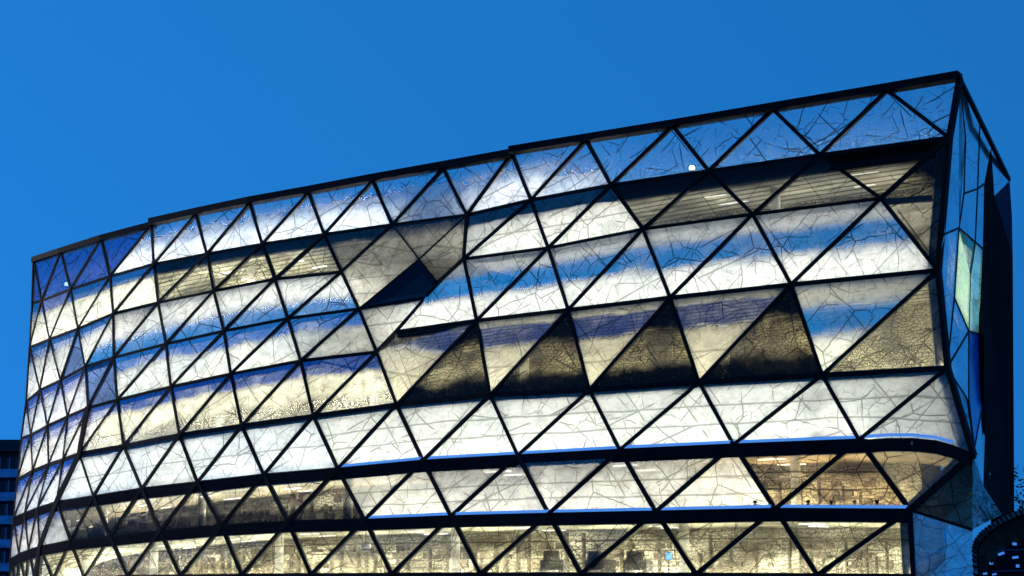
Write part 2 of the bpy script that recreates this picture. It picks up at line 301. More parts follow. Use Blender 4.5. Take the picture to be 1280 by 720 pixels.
# ------------------------------------------------------------------ object helpers
def obj(name, me, parent=None, label=None, cat=None, group=None, kind=None, loc=None):
    o = bpy.data.objects.new(name, me); COL.objects.link(o)
    if parent: o.parent = parent
    if loc is not None: o.location = loc
    tag(o, label, cat, group, kind); return o
def tag(o, label=None, cat=None, group=None, kind=None):
    if label: o['label'] = label
    if cat: o['category'] = cat
    if group: o['group'] = group
    if kind: o['kind'] = kind
def thing(name, label, cat, loc=(0,0,0), group=None):
    o = obj(name, None, None, label, cat, group, None, loc); o.empty_display_size = 0.3; return o
class MB:
    def __init__(s): s.v = []; s.f = []
    def add(s, vs, fs):
        o = len(s.v); s.v += [Vector(p) for p in vs]; s.f += [tuple(i + o for i in f) for f in fs]
    def box(s, lo, hi):
        x0,y0,z0 = lo; x1,y1,z1 = hi
        s.add([(x0,y0,z0),(x1,y0,z0),(x1,y1,z0),(x0,y1,z0),(x0,y0,z1),(x1,y0,z1),(x1,y1,z1),(x0,y1,z1)],
              [(0,3,2,1),(4,5,6,7),(0,1,5,4),(1,2,6,5),(2,3,7,6),(3,0,4,7)])
    def bar(s, a, b, n, w, out_, in_, ext=0.0):
        d = (b - a).normalized(); a = a - d*ext; b = b + d*ext
        side = d.cross(n).normalized(); n = side.cross(d).normalized()
        h = side * (w/2)
        vs = [a-h+n*out_, a+h+n*out_, a+h-n*in_, a-h-n*in_, b-h+n*out_, b+h+n*out_, b+h-n*in_, b-h-n*in_]
        s.add(vs, [(0,1,2,3),(7,6,5,4),(0,4,5,1),(1,5,6,2),(2,6,7,3),(3,7,4,0)])
    def strip(s, secs):
        """secs: cross sections (lists of points, closed), swept"""
        k = len(secs[0]); o = len(s.v)
        for q in secs: s.v += [Vector(p) for p in q]
        for i in range(len(secs)-1):
            for j in range(k):
                a = o+i*k+j; b = o+i*k+(j+1)%k
                s.f.append((a, b, b+k, a+k))
        s.f.append(tuple(o+j for j in range(k))[::-1]); s.f.append(tuple(o+(len(secs)-1)*k+j for j in range(k)))
    def tube(s, pts, r, k=8):
        secs = []
        for i, p in enumerate(pts):
            p = Vector(p); d = (Vector(pts[min(i+1, len(pts)-1)]) - Vector(pts[max(i-1, 0)])).normalized()
            u = d.cross(Vector((0,0,1)));
            if u.length < 1e-3: u = Vector((1,0,0))
            u.normalize(); w = d.cross(u)
            rr = r[i] if isinstance(r, (list, tuple)) else r
            secs.append([p + (u*math.cos(a) + w*math.sin(a))*rr for a in [2*math.pi*j/k for j in range(k)]])
        s.strip(secs)
    def lathe(s, prof, k=16, c=(0,0,0)):
        c = Vector(c); secs = [[c + Vector((r*math.cos(2*math.pi*j/k), r*math.sin(2*math.pi*j/k), z)) for j in range(k)] for r, z in prof]
        s.strip(secs)
    def mesh(s, name, mat, fix=True, smooth=False):
        me = bpy.data.meshes.new(name); me.from_pydata([tuple(p) for p in s.v], [], s.f)
        if fix:
            bm = bmesh.new(); bm.from_mesh(me); bmesh.ops.recalc_face_normals(bm, faces=bm.faces); bm.to_mesh(me); bm.free()
        me.materials.append(mat)
        if smooth:
            for p in me.polygons: p.use_smooth = True
        return me
    def build(s, name, mat, parent=None, **kw):
        sm = kw.pop('smooth', False)
        return obj(name, s.mesh(name, mat, smooth=sm), parent, **kw)

# ------------------------------------------------------------------ the lattice, row by row (left to right)
top = (640, 192)
F1, F2, F3, F4, F5, F6, F7, MX = (584,268.8), (580,323.8), (547.5,353.5), (533,372), (495,415), (471,440), (496,506), (524,324)
L0 = [(42,325.2),(75.8,314.2),(126.3,298.1),(189.5,281.5),(245,268),(312.5,254),(386,241),(466,226),(553.8,210.5),top]
L1 = [(40.2,379),(52,375.8),(88.3,361.7),(137.7,345.4),(192.5,330.2),(258.8,317.5),(328,305.2),(405.5,293),(490.5,281),F1]
L2 = [(37.3,434.4),(62.3,424),(97.5,411),(141.9,392),(198,378.4),(267.5,363.8),(343.8,348.8),(427,340)]
L3 = [(33,502),(50.2,487.5),(75.8,475.4),(106.5,458.3),(142.5,447),(207.5,430),(280,413.8),(360,398.2),(448.8,386)]
L4 = [(27,548),(38.8,543.8),(59.6,532.3),(84.6,520.8),(110,510),(147,500),(213.8,483.6),(288.8,467.5),(376,451.2),F6]
L5 = [(22,600),(41,589),(61,581),(79,575),(99.5,567.5),(155,557.5),(224.7,543.8),(302.5,532.3),(392,520),F7]
r0 = [top,(732.5,175),(841,157.5),(966,136.5),(1109,112.5),(1198.8,97)]
r1 = [F1,(663.8,250),(763.8,231.5),(886,213.8),(1025,193.8),(1186,172)]
r2 = [F2,(685.5,310),(803.8,286.5),(941,268),(1101,248)]
r3 = [F5,(596,401),(710.5,387.5),(838,372.2),(989,355.8),(1172,338)]
r4 = [F7,(613,494),(737,487.5),(874,478),(1028,469),(1184,460)]
R5 = L5 + r4[1:]
R6 = [(17,648),(31,642),(47,635.5),(71,627.8),(117,620.8),(177.5,611.2),(247,603.2),(330,593.8),(422.5,586),(529,576),(647.5,569.5),(775,562.5),(917,556),(1074,550),(1216,568)]
R7 = [(13,700),(24,693),(36,688.5),(50,684),(87.5,676.5),(137.5,671),(200,664.5),(277,657.5),(360,652.6),(456,650),(564,645.5),(686,642.5),(820,639.8),(969,636.5),(1137.5,637.5)]
R8 = [(12,738),(21,733),(32,730),(44,727.5),(66,724.5),(105,722),(160,720.8),(226,720),(302.5,719),(389,718.4),(490,718),(601,717.6),(726,717.6),(870,718.2),(1022,719),(1142,720)]

panes = []          # (points px, v values, material key, name)
diag = {'s': [], 'b': []}     # '/' and '\\' edges
def strip(A, Bm, off, pick):
    """A[i] meets Bm[i+off] and Bm[i+off+1]"""
    for i in range(len(A)):
        j0, j1 = i+off, i+off+1
        if 0 <= j0 < len(Bm): diag['s'].append((A[i], Bm[j0]))
        if 0 <= j1 < len(Bm): diag['b'].append((A[i], Bm[j1]))
        if j0 >= 0 and j1 < len(Bm): panes.append(([A[i], Bm[j0], Bm[j1]], [1,0,0], pick((A[i][0]+Bm[j0][0]+Bm[j1][0])/3, 'up')))
        if i+1 < len(A) and 0 <= j1 < len(Bm): panes.append(([A[i], A[i+1], Bm[j1]], [1,1,0], pick((A[i][0]+A[i+1][0]+Bm[j1][0])/3, 'dn')))
def pane(pts, vs, mat): panes.append((pts, vs, mat))

strip(L0, L1, 0, lambda x, k: 'P_deep' if x < 165 else 'P_topfade')
strip(L1[:9], L2, -1, lambda x, k: 'P_whitebt' if x < 185 else ('P_cream' if x > 415 else 'P_beige'))
strip(L2, L3, 0, lambda x, k: 'P_deep' if 78 < x < 108 and k == 'up' else ('P_whitebt' if x < 120 else 'P_whiteblue'))
strip(L3, L4, 0, lambda x, k: 'P_deep' if 105 < x < 140 else ('P_edge' if x < 105 else 'P_bluecream'))
strip(L4, L5, -1, lambda x, k: 'P_edge' if x < 128 else 'P_navybeige')
strip(r0, r1, 0, lambda x, k: 'P_topfade' if x < 720 else ('P_topfade2' if x < 770 else 'P_clear'))
strip(r1, r2, -1, lambda x, k: 'P_whitegt' if x < 765 else 'P_louvre')
strip(r2, r3, 0, lambda x, k: 'P_wbw')
panes = [p for p in panes if p[0] != [F2, F5, r3[1]]]
strip(r3, r4, -1, lambda x, k: ('P_olive' if k == 'up' else 'P_wbw') if x > 1040 else ('P_dark' if k == 'up' else 'P_navylat'))
panes = [p for p in panes if p[0] != [F5, r3[1], F7]]
diag['s'] = [e for e in diag['s'] if e not in ((F2, F5), (F5, F7))]
diag['b'] = [e for e in diag['b'] if e != (F5, F7)]
strip(R5, R6, -1, lambda x, k: 'P_edge' if x < 85 else ('P_whitecool' if x < 400 else 'P_white'))
strip(R6, R7, 0, lambda x, k: 'P_edge' if x < 70 else ('P_yellow' if x < 440 else ('P_pale' if x < 925 else ('P_brown' if x < 1085 else 'P_olive'))))
strip(R7, R8, 0, lambda x, k: 'P_room')
# the fold between the two halves
pane([L1[8], F1, MX], [1,1,.45], 'P_cream'); pane([L1[8], MX, L2[7]], [1,.5,.1], 'P_cream')
pane([F1, F2, F3, MX], [1,.5,0,.45], 'P_cream'); pane([L2[7], MX, L3[8]], [.8,.9,0], 'P_cream')
pane([MX, F3, F4, L3[8]], [1,.6,0,0], 'P_darkpanel')
pane([L3[8], F4, F5, F6], [.7,.7,.3,0], 'P_whitegt')
pane([F2, F3, F4, F5, r3[1]], [1,.7,.5,0,0], 'P_wbw')
pane([F5, r3[1], F7, F6], [1,1,0,.55], 'P_navylat')
E2 = r3[5]
pane([r1[5], E2, r2[4]], [1,.1,.4], 'P_dark')
fold_edges = [(top,F1),(F1,F2),(F2,F3),(F3,F4),(F4,F5),(F5,F6)]
thin_edges = [(F1,MX),(MX,L3[8]),(L1[8],MX),(MX,F3)]
diag['b'].append((r2[4], E2)) if (r2[4], E2) not in diag['b'] else None

# ------------------------------------------------------------------ the building
bld = thing('glass_building', 'large curved building clad in triangular lit glass panes with black mullions', 'building', N(*L0[-1]) * 1.0)
bld.location = (0, 110, 0)
BI = Matrix.Translation((0, 110, 0)).inverted()
def bobj(name, mb, mat, **kw):
    mb.v = [p - Vector((0, 110, 0)) for p in mb.v]
    return mb.build(name, mat, bld, **kw)

def pane_mesh(list_, name, out_n=None):
    """closed thin glass prisms; outer faces carry the glazing, the rest a clear back"""
    verts, faces, mats, uvr, uvm, slots = [], [], [], [], [], []
    for P3, vs, mat, th in list_:
        n = out_n if out_n is not None else sum((normal(p) for p in P3), Vector()).normalized()
        g = (P3[1]-P3[0]).cross(P3[2]-P3[0])
        if g.length > 1e-6:
            g.normalize(); n = g if g.dot(n) > 0 else -g
        k = len(P3); o = len(verts)
        ps = [p - Vector((0,110,0)) for p in P3]
        if (P3[1]-P3[0]).cross(P3[2]-P3[0]).dot(n) < 0: ps = ps[::-1]; P3 = P3[::-1]; vs = vs[::-1]
        verts += ps + [p - n*th for p in ps]
        if mat not in slots: slots.append(mat)
        if 'back' not in slots: slots.append('back')
        bk = 'back' if mat != 'P_darkpanel' else mat
        fl = [(tuple(range(o, o+k)), mat), (tuple(range(o+2*k-1, o+k-1, -1)), bk)] + [((o+i, o+k+i, o+k+(i+1)%k, o+(i+1)%k), bk) for i in range(k)]
        for f, mm in fl:
            faces.append(f); mats.append(slots.index(mm) if mm in slots else 0)
            for vi in f:
                q = (vi - o) % k
                uvr.append((u_of(P3[q]), vs[q])); uvm.append((u_of(P3[q]), P3[q].z))
    me = bpy.data.meshes.new(name); me.from_pydata([tuple(v) for v in verts], [], faces)
    for s_ in slots: me.materials.append(M[s_])
    me.polygons.foreach_set('material_index', mats)
    l1 = me.uv_layers.new(name='Row'); l2 = me.uv_layers.new(name='Metre')
    for i, (a, b) in enumerate(zip(uvr, uvm)): l1.data[i].uv = a; l2.data[i].uv = b
    me.update(); return me

def area_px(p):
    xs = [(min(1280, max(0, a)), min(720, max(0, b))) for a, b in p]
    return abs(sum(xs[i][0]*xs[(i+1)%len(xs)][1] - xs[(i+1)%len(xs)][0]*xs[i][1] for i in range(len(xs)))) / 2
panes.sort(key=lambda p: -area_px(p[0]))
full = [([N(*q) for q in p], v, m, 0.04) for p, v, m in panes]
for f in full[:100]:
    o = obj('glass_pane', pane_mesh([f], 'glass_pane'), bld)
    if f[2] == 'P_darkpanel': o['label'] = 'blank dark panel at the fold of the facade'
obj('glass_pane', pane_mesh(full[100:], 'glass_pane'), bld, kind='stuff')

# mullions: the slanting bars chained from roof to foot
def chain(edges):
    nxt = {}
    for a, b in edges: nxt.setdefault(a, []).append(b)
    tails = {b for a, b in edges}; used = set(); res = []
    for a, b in sorted(edges, key=lambda e: e[0][1]):
        if (a, b) in used: continue
        c = [a, b]; used.add((a, b))
        while c[-1] in nxt:
            q = [n for n in nxt[c[-1]] if (c[-1], n) not in used]
            if not q: break
            used.add((c[-1], q[0])); c.append(q[0])
        res.append(c)
    return res
for kind, pr in (('s', 0.075), ('b', 0.06)):
    for c in chain(list(dict.fromkeys(diag[kind]))):
        mb = MB()
        for a, b in zip(c, c[1:]):
            A, B_ = N(*a), N(*b); n = (normal(A) + normal(B_)).normalized()
            w = 0.27 if max(a[1], b[1]) > 570 else 0.22
            if min(a[0], b[0]) < 110: w = 0.15
            mb.bar(A, B_, n, w, pr, 0.16, 0.05)
        bobj('mullion', mb, M['frame'])
mb = MB()
for a, b in fold_edges: mb.bar(N(*a), N(*b), normal(N(*a)), 0.24, 0.09, 0.2, 0.05)
bobj('fold_mullion', mb, M['frame'])
mb = MB()
for a, b in thin_edges: mb.bar(N(*a), N(*b), normal(N(*a)), 0.09, 0.05, 0.1)
bobj('thin_mullion', mb, M['frame'])
edge_line = [r0[5], r1[5], E2, r4[5], R6[14]]
mb = MB()
for a, b in zip(edge_line, edge_line[1:]): mb.bar(N(*a), N(*b), normal(N(*a)), 0.26, 0.1, 0.3, 0.05)
mb.bar(N(*R6[14]), N(*R7[14]), normal(N(*R7[14])), 0.34, 0.085, 0.3)
bobj('corner_mullion', mb, M['frame'])
mb = MB()
for a, b in zip([L0[0], L1[0], L2[0], L3[0], L4[0], L5[0], R6[0], R7[0]], [L1[0], L2[0], L3[0], L4[0], L5[0], R6[0], R7[0], R8[0]]):
    mb.bar(N(*a), N(*b), normal(N(*a)), 0.14, 0.05, 0.2, 0.03)
bobj('corner_mullion', mb, M['frame'])
# dark fold bar at the left: where the flat front turns into the round end
mb = MB()
for a, b in zip([L4[4], L5[4], R6[3], R7[3]], [L5[4], R6[3], R7[3], R8[3]]): mb.bar(N(*a), N(*b), normal(N(*a)), 0.5, 0.11, 0.3, 0.08)
bobj('fold_mullion', mb, M['frame'])

# transoms along the rows, coping on the roof
def rowbar(pts, w, out_, in_, name='transom', dz=0.0, mat='frame'):
    mb = MB()
    for a, b in zip(pts, pts[1:]):
        A, B_ = N(*a) + Vector((0,0,dz)), N(*b) + Vector((0,0,dz)); n = (normal(A) + normal(B_)).normalized()
        mb.bar(A, B_, n, w, out_, in_, 0.04)
    return bobj(name, mb, M[mat])
L0t = L0[:-1] + [(637.5, 195.5)]
rowbar(L0[:4], 0.42, 0.2, 0.5, 'coping', dz=0.02); rowbar([(188.5, 280.5)] + L0t[4:], 0.46, 0.24, 0.5, 'coping', dz=0.2); rowbar([(639, 190)] + r0[1:], 0.42, 0.3, 0.5, 'coping', dz=0.12)
for pts, w in ((L1, .2), (L2, .2), (L3 + [F4], .2), (L4, .22), (r1, .22), (r2, .2), (r3, .26), (R5, .3), (R6, .22), (R7, .22), (R8, .22)):
    rowbar(pts, w, 0.045, 0.12)

# ------------------------------------------------------------------ floors, ceilings, rooms, lamps behind the glass
for x, y in ((1110,547.5),(1140,547.5),(1170,550.5),(1192,556.5),(1212,565)):
    t, e = ray(x, y); k = (x - 1074) / 142; a, b = N(*R6[13]), N(*R6[14])
    ra, rb = a.y / depth(a.x / a.y), b.y / depth(b.x / b.y); d = depth(t) * (ra + (rb - ra) * k) * .9985
    _nodes[(x, y)] = Vector((t * d, d, CZ + e * d))
def refine(pts, n=3):
    P = [N(*p) for p in pts]; res = []
    for a, b in zip(P, P[1:]):
        for i in range(n): res.append(a.lerp(b, i/n))
    res.append(P[-1]); return res
def inset(p, d, dz=0): return p + inward(p)*d + Vector((0,0,dz))
def slab(pts, thick, depth_, mat, mat_under, front=0.12):
    P = refine(pts)
    mb = MB(); mb.strip([[inset(p, front), inset(p, depth_), inset(p, depth_, -thick*0.45), inset(p, front + 0.35, -thick*0.45), inset(p, front + 0.35, -thick), inset(p, front, -thick)] for p in P])
    bobj('floor_slab', mb, mat)
    mb = MB(); mb.strip([[inset(p, front + 0.4, -thick*0.45 - 0.01), inset(p, depth_ - 0.05, -thick*0.45 - 0.01), inset(p, depth_ - 0.05, -thick*0.45 - 0.06), inset(p, front + 0.4, -thick*0.45 - 0.06)] for p in P])
    bobj('ceiling', mb, mat_under)
def wall(ptsA, ptsB, d, mat, cut=0.0):
    """back wall of a storey between the row above and the row below"""
    A, B_ = refine(ptsA), refine(ptsB)
    lo = min(p.z for p in B_) ; hi = max(p.z for p in A)
    P = B_
    vs, fs, uv = [], [], []
    acc = 0
    for i, p in enumerate(P):
        q = inset(p, d); q2 = inset(p, d + 0.2)
        t = p.x / p.y
        # roof of this storey above this spot
        za = None
        best = min(range(len(A)-1), key=lambda k: 0 if A[k].x/A[k].y <= t <= A[k+1].x/A[k+1].y else min(abs(A[k].x/A[k].y - t), abs(A[k+1].x/A[k+1].y - t)) + 1)
        a, b = A[best], A[best+1]; k = max(0, min(1, (t - a.x/a.y) / max(1e-6, (b.x/b.y - a.x/a.y)))); za = a.lerp(b, k).z
        if i: acc += (Vector((q.x, q.y, 0)) - Vector((vs[-4][0], vs[-4][1], 0))).length
        vs += [Vector((q.x, q.y, p.z)), Vector((q.x, q.y, za)), Vector((q2.x, q2.y, za)), Vector((q2.x, q2.y, p.z))]
        uv.append(acc)
    for i in range(len(P)-1):
        o = 4*i
        fs += [(o, o+4, o+5, o+1), (o+1, o+5, o+6, o+2), (o+2, o+6, o+7, o+3), (o+3, o+7, o+4, o)]
    me = bpy.data.meshes.new('back_wall'); me.from_pydata([tuple(v - Vector((0,110,0))) for v in vs], [], fs)
    l = me.uv_layers.new(name='Metre')
    for lp in me.loops: l.data[lp.index].uv = (uv[lp.vertex_index // 4], vs[lp.vertex_index].z)
    me.materials.append(mat); return obj('back_wall', me, bld)
def lamp(pts, d, h, col, s, r=0.09):
    P = [inset(p, d, h) for p in refine(pts, 2)]
    mb = MB(); mb.tube(P, r, 6)
    m = emitter('lamp_tube', col, s)
    bobj('light_strip', mb, m)
WH, WARM, BEI = (1, .99, .92), (1, .97, .8), (1, .96, .74)
S, SC = M['slab'], M['ceil']
r5curve = R6[:14] + [(1110,547.5),(1140,547.5),(1170,550.5),(1192,556.5),(1212,565)]
slab(L1, 0.75, 8, S, SC); slab(L2, .3, 8, S, M['ceilw']); slab(L3 + [F4], .3, 8, S, M['ceilw']); slab(L4[:9] + [(395, 449)], .3, 8, S, M['ceilw'])
slab(r1, 1.0, 8, S, SC); slab(r2 + [(1165, 243)], .3, 8, S, M['ceilw']); slab(r3, .35, 8, S, M['ceil'])
slab(R5, .45, 9, S, M['ceilw']); slab(r5curve, .72, 9, S, M['ceilb'], -.05); slab(R7, .68, 9, S, M['ceil'], -.05); slab(R8, .8, 9, S, M['ceilw'])
wall(L1, L2, 7.5, M['wallb']); wall(L2, L3 + [F4], 7.5, M['wallw']); wall(L3 + [F4], L4, 7.5, M['wallw']); wall(L4, L5, 7.5, M['wallb'])
wall(r1, r2 + [(1165, 243)], 7.5, M['walld']); wall(r2 + [(1165, 243)], r3, 7.5, M['wallw']); wall([(440, 425)] + r3, [(440, 515)] + r4, 7.6, M['walld'])
wall(R5, R6[:14] + [(1205, 562)], 8.5, M['wallw']); wall(r5curve, R7, 8.5, M['wallb']); wall(R7, R8, 8.5, M['wallb'])
D = 1.9
rx = [(1165, 243)]
lamp(L1[:9], D, .2, WH, 48); lamp(r1[:3], D, .2, WH, 42); lamp(r1[2:], D, .2, WH, 14)
lamp(L2[:7], D, .2, WARM, 56); lamp(L3 + [(490, 379)], D, .2, WH, 46); lamp(L4[:9], D, .2, WH, 44); lamp(L5, D, .2, WARM, 46)
lamp(r2[:3], D, .2, WH, 40); lamp(r2[2:], D, .2, WARM, 5); lamp(r3, D, .2, WH, 38); lamp(r4, D, .2, WARM, 42)
for q in ([(842, 279), (868, 276.5)], [(960, 264.5), (985, 261)], [(1075, 251), (1105, 247)]): lamp(q, 4.5, .2, WH, 40, .2)
lamp(R6[:14] + [(1190, 558)], 3.0, .2, WH, 64); lamp(R7[9:14], D, .08, WH, 50); lamp(R7[13:], D, .08, WARM, 22); lamp(R7[:4], D, .08, WH, 30)
lamp(R8, D, .0, WARM, 34)
# wall washers deep in the rooms
lamp(R7[3:10], 6.4, .1, BEI, 120); lamp(R7[12:], 6.4, .1, (1, .88, .6), 80); lamp(R8, 6.4, .1, (1, .95, .72), 115); lamp(R5, 5.5, .1, WARM, 30); lamp(L2[4:7], 5, .1, WARM, 40)
# columns, ceiling lamps, built-in shelving
colm = principled('plaster_column', (.62, .6, .52), .6, var=.15)
def between(ptsA, ptsB):
    A, B_ = refine(ptsA), refine(ptsB); res = []
    for p in B_:
        t = p.x / p.y; best = None
        for a, b in zip(A, A[1:]):
            if a.x/a.y <= t <= b.x/b.y: k = (t - a.x/a.y) / max(1e-6, b.x/b.y - a.x/a.y); best = a.lerp(b, k)
        if best is not None: res.append((p, best))
    return res
def room(ptsA, ptsB, mat_l, dcol=3.6, step=7, shelves=False, seed=1, lamps=True, s_=2.5):
    rnd = random.Random(seed); bt = between(ptsA, ptsB)
    for i in range(step//2, len(bt), step):
        lo, hi = bt[i]; q = inset(lo, dcol); mb = MB(); h = hi.z - lo.z
        mb.lathe([(.3, .0), (.3, h - .02)], 14, (q.x, q.y, lo.z)); bobj('column', mb, colm)
    if lamps:
        em = emitter('ceiling_lamp_glow', (1, .96, .82), s_)
        for i in range(1, len(bt)-1, 4):
            lo, hi = bt[i]; lo2, hi2 = bt[i+1]
            for dd in (3.2 + rnd.random(), 5.4 + rnd.random()):
                a, b = inset(hi, dd, -.5), inset(hi.lerp(hi2, .55 + .3*rnd.random()), dd, -.5); mb = MB()
                mb.bar(a, b, Vector((0, 0, -1)), .16, .03, .03); bobj('ceiling_lamp', mb, em)
    if shelves:
        for i in range(0, len(bt)-2, 2):
            mb = MB(); (lo, hi), (lo2, hi2) = bt[i], bt[i+2]
            a, b = inset(lo, 6.9), inset(lo2, 6.9); n = normal(lo); W_ = (b - a).length
            for z in (.75, 1.3, 1.85, 2.4):
                z += rnd.uniform(-.1, .1)
                if rnd.random() < .85: mb.bar(a + Vector((0,0,z)), a.lerp(b, .5 + .45*rnd.random()) + Vector((0,0,z)), n, .07, .2, .2)
            for k in range(5):
                if rnd.random() < .75:
                    p = a.lerp(b, (k + rnd.random()*.6)/5); mb.bar(p + Vector((0,0,.1)), p + Vector((0,0,1.4 + rnd.random()*1.6)), n, .07, .19, .2)
            for k in range(9):
                p = a.lerp(b, rnd.random()); z = rnd.choice((.8, 1.35, 1.9)); mb.bar(p + Vector((0,0,z)), p + Vector((0,0,z + .2 + rnd.random()*.3)), n, .15 + .5*rnd.random(), .17, .1)
            if mb.v: bobj('shelving', mb, mat_l)
shm = principled('dark_shelf', (.1, .075, .045), .6, var=.6, vscale=1.5)
room(R7, R8, shm, shelves=True, seed=3); room(r5curve, R7, shm, shelves=True, seed=5); room(r3, r4, shm, seed=7, step=6, lamps=False); room(r1[2:], r2[2:] + rx, shm, seed=9, s_=1.6)
room(L1[4:], L2[3:], shm, seed=11); room(L4, L5, shm, seed=13, lamps=False); room(R5, R6[:14], shm, seed=15, lamps=False)
# end walls close the storeys off behind the corners
def endwall(edge, off, dv, L):
    mb = MB(); P = [N(*e) + off for e in edge]
    for p, q in zip(P, P[1:]):
        mb.add([p, q, q + dv*L, p + dv*L, p + Vector((.12,.05,0)), q + Vector((.12,.05,0)), q + dv*L + Vector((.12,.05,0)), p + dv*L + Vector((.12,.05,0))], [(0,1,2,3),(7,6,5,4),(0,4,5,1),(1,5,6,2),(2,6,7,3),(3,7,4,0)])
    bobj('end_wall', mb, M['wallw'])
endwall([r1[5], E2, r4[5], (1213, 566), R7[14], R8[15]], Vector((-.5, .4, 0)), Vector((.37, .93, 0)), 11)
endwall([L1[0], L2[0], L3[0], L4[0], L5[0], R6[0], R7[0], R8[0]], Vector((.25, .4, 0)), Vector((.75, .66, 0)), 9)
# blue LED lines on the slab edges
def led(pts, h):
    mb = MB(); P = [N(*p) for p in pts]
    mb.strip([[inset(p, -.052, .08), inset(p, .1, .08), inset(p, .1, .08+h), inset(p, -.052, .08+h)] for p in P])
    bobj('led_strip', mb, M['led'])
led(R6[8:14] + [(1110,547.5),(1140,547.5),(1170,550.5),(1192,556.5)], .17); led(R7[9:], .17)
# fascias in front of the slab edges follow the slab; roof deck, foot wall, rear
mb = MB(); P = refine(L1 + r1[1:])
mb.strip([[inset(p, 7.9, .02), inset(p, 26, .02), inset(p, 26, -.5), inset(p, 7.9, -.5)] for p in P]); bobj('roof_deck', mb, S)
mb = MB(); P = [N(*p) for p in R8]
mb.strip([[p, inset(p, .4), Vector((inset(p, .4).x, inset(p, .4).y, 0)), Vector((p.x, p.y, 0))] for p in P]); bobj('foot_wall', mb, M['black'])
mb = MB(); P = [N(*p) for p in R8]
mb.strip([[Vector((*inset(p, 25).xy, 0)), Vector((*inset(p, 25.4).xy, 0)), Vector((*inset(p, 25.4).xy, 29.5)), Vector((*inset(p, 25).xy, 29.5))] for p in P]); bobj('rear_wall', mb, M['black'])

# ------------------------------------------------------------------ the flank at the right
def front_x(y):
    e = [(1198.8,97),(1186,172),(1180,293),(1172,338),(1184,460),(1216,568),(1220,720)]
    for a, b in zip(e, e[1:]):
        if a[1] <= y <= b[1]: return a[0] + (b[0]-a[0])*(y-a[1])/(b[1]-a[1])
    return e[-1][0]
def SN(x, y):
    k = max(0, (x - front_x(y)) / (1262 - front_x(y)))
    t, e = ray(front_x(y), y); d0 = depth(t)
    d = d0 + 21.5 * k
    t, e = ray(x, y); return Vector((t*d, d, CZ + e*d))
flank = [
 ([(1198.8,97),(1201,112),(1207,172),(1205,242),(1198.7,285),(1180,293),(1186,172)], 'P_sideblue'),
 ([(1198.8,97),(1225,152),(1222,236),(1205,242),(1207,172),(1201,112)], 'P_sideblue'),
 ([(1225,152),(1239,183),(1230,230),(1222,236)], 'P_sideblue'),
 ([(1205,242),(1222,236),(1219,303),(1198.7,285)], 'P_sideblue'),
 ([(1222,236),(1230,230),(1228.5,311),(1219,303)], 'P_sideblue'),
 ([(1180,293),(1198.7,285),(1193,372),(1184,460),(1172,338)], 'P_sideblue'),
 ([(1198.7,285),(1219,303),(1213,345)], 'P_green'),
 ([(1198.7,285),(1213,345),(1211,414),(1193,372)], 'P_mint'),
 ([(1219,303),(1228.5,311),(1228.5,419),(1211,414),(1213,345)], 'P_teal'),
 ([(1193,372),(1211,414),(1184,460)], 'P_sideblue'),
 ([(1184,460),(1211,414),(1211,500),(1208,497)], 'P_sideblue'),
 ([(1211,414),(1228.5,419),(1229,500),(1218,560),(1211,500)], 'P_bluepanel'),
 ([(1184,460),(1208,497),(1218,560),(1216,568)], 'P_icy'),
 ([(1218,560),(1229,500),(1231,545),(1229,607),(1216,568)], 'P_sideblue'),
 ([(1239,183),(1262,226),(1243,245)], 'P_sideblue'),
]
def side_mesh(pts, mat):
    P = [SN(*p) for p in pts]
    return pane_mesh([(P, [(720 - p[1]) / 620 for p in pts], mat, 0.04)], 'flank_pane', Vector((.93, -.36, 0)))
gl_lab = {'P_green': 'dark green flank pane', 'P_mint': 'pale mint flank pane', 'P_teal': 'teal flank pane'}
for pts, mat in flank: obj('flank_pane', side_mesh(pts, mat), bld, label=gl_lab.get(mat))
fl_lines = [[(1201,112),(1207,172),(1205,242),(1198.7,285),(1193,372),(1184,460)], [(1225,152),(1222,236),(1219,303),(1213,345),(1211,414),(1211,500),(1218,560)],
            [(1180,293),(1198.7,285),(1219,303),(1228.5,311)], [(1205,242),(1222,236),(1230,230)], [(1184,460),(1211,414),(1228.5,419)], [(1184,460),(1208,497),(1218,560)], [(1229,500),(1218,560)], [(1193,372),(1211,414)]]
for i, l in enumerate(fl_lines):
    mb = MB()
    for a, b in zip(l, l[1:]): mb.bar(SN(*a), SN(*b), Vector((.9,-.4,0)), 0.11 if i in (2,3,4) else 0.07, .04, .1, .02)
    bobj('flank_mullion', mb, M['frame'])
mb = MB()
mb.bar(SN(1198.8,97) + Vector((0,0,.1)), SN(1262,226) + Vector((0,0,.1)), Vector((.9,-.4,0)), .26, .08, .15); bobj('flank_coping', mb, M['frame'])
def solid(pts, th, name, mat, **kw):
    P = [SN(*p) for p in pts]; mb = MB(); k = len(P); off = Vector((-.3, .95, 0)) * th
    mb.add(P + [p + off for p in P], [tuple(range(k)), tuple(range(2*k-1, k-1, -1))] + [(i, k+i, k+(i+1)%k, (i+1)%k) for i in range(k)])
    return bobj(name, mb, mat, **kw)
solid([(1239,183),(1243,245),(1266,320),(1268,650),(1268,860),(1236,860),(1250,642),(1229,607),(1231,545),(1228.5,311),(1230,230)], 1.0, 'dark_wall_panel', M['black'])
solid([(1243,245),(1262,226),(1265,270),(1266,320)], .8, 'navy_wall_panel', M['navy'])
def behind(pts, d0, d1, name, mat):
    off = Vector((-.93, .36, 0)); P = [SN(*p) for p in pts]; k = len(P); mb = MB()
    mb.add([p + off*d0 for p in P] + [p + off*d1 for p in P], [tuple(range(k)), tuple(range(2*k-1, k-1, -1))] + [(i, k+i, k+(i+1)%k, (i+1)%k) for i in range(k)])
    bobj(name, mb, mat)
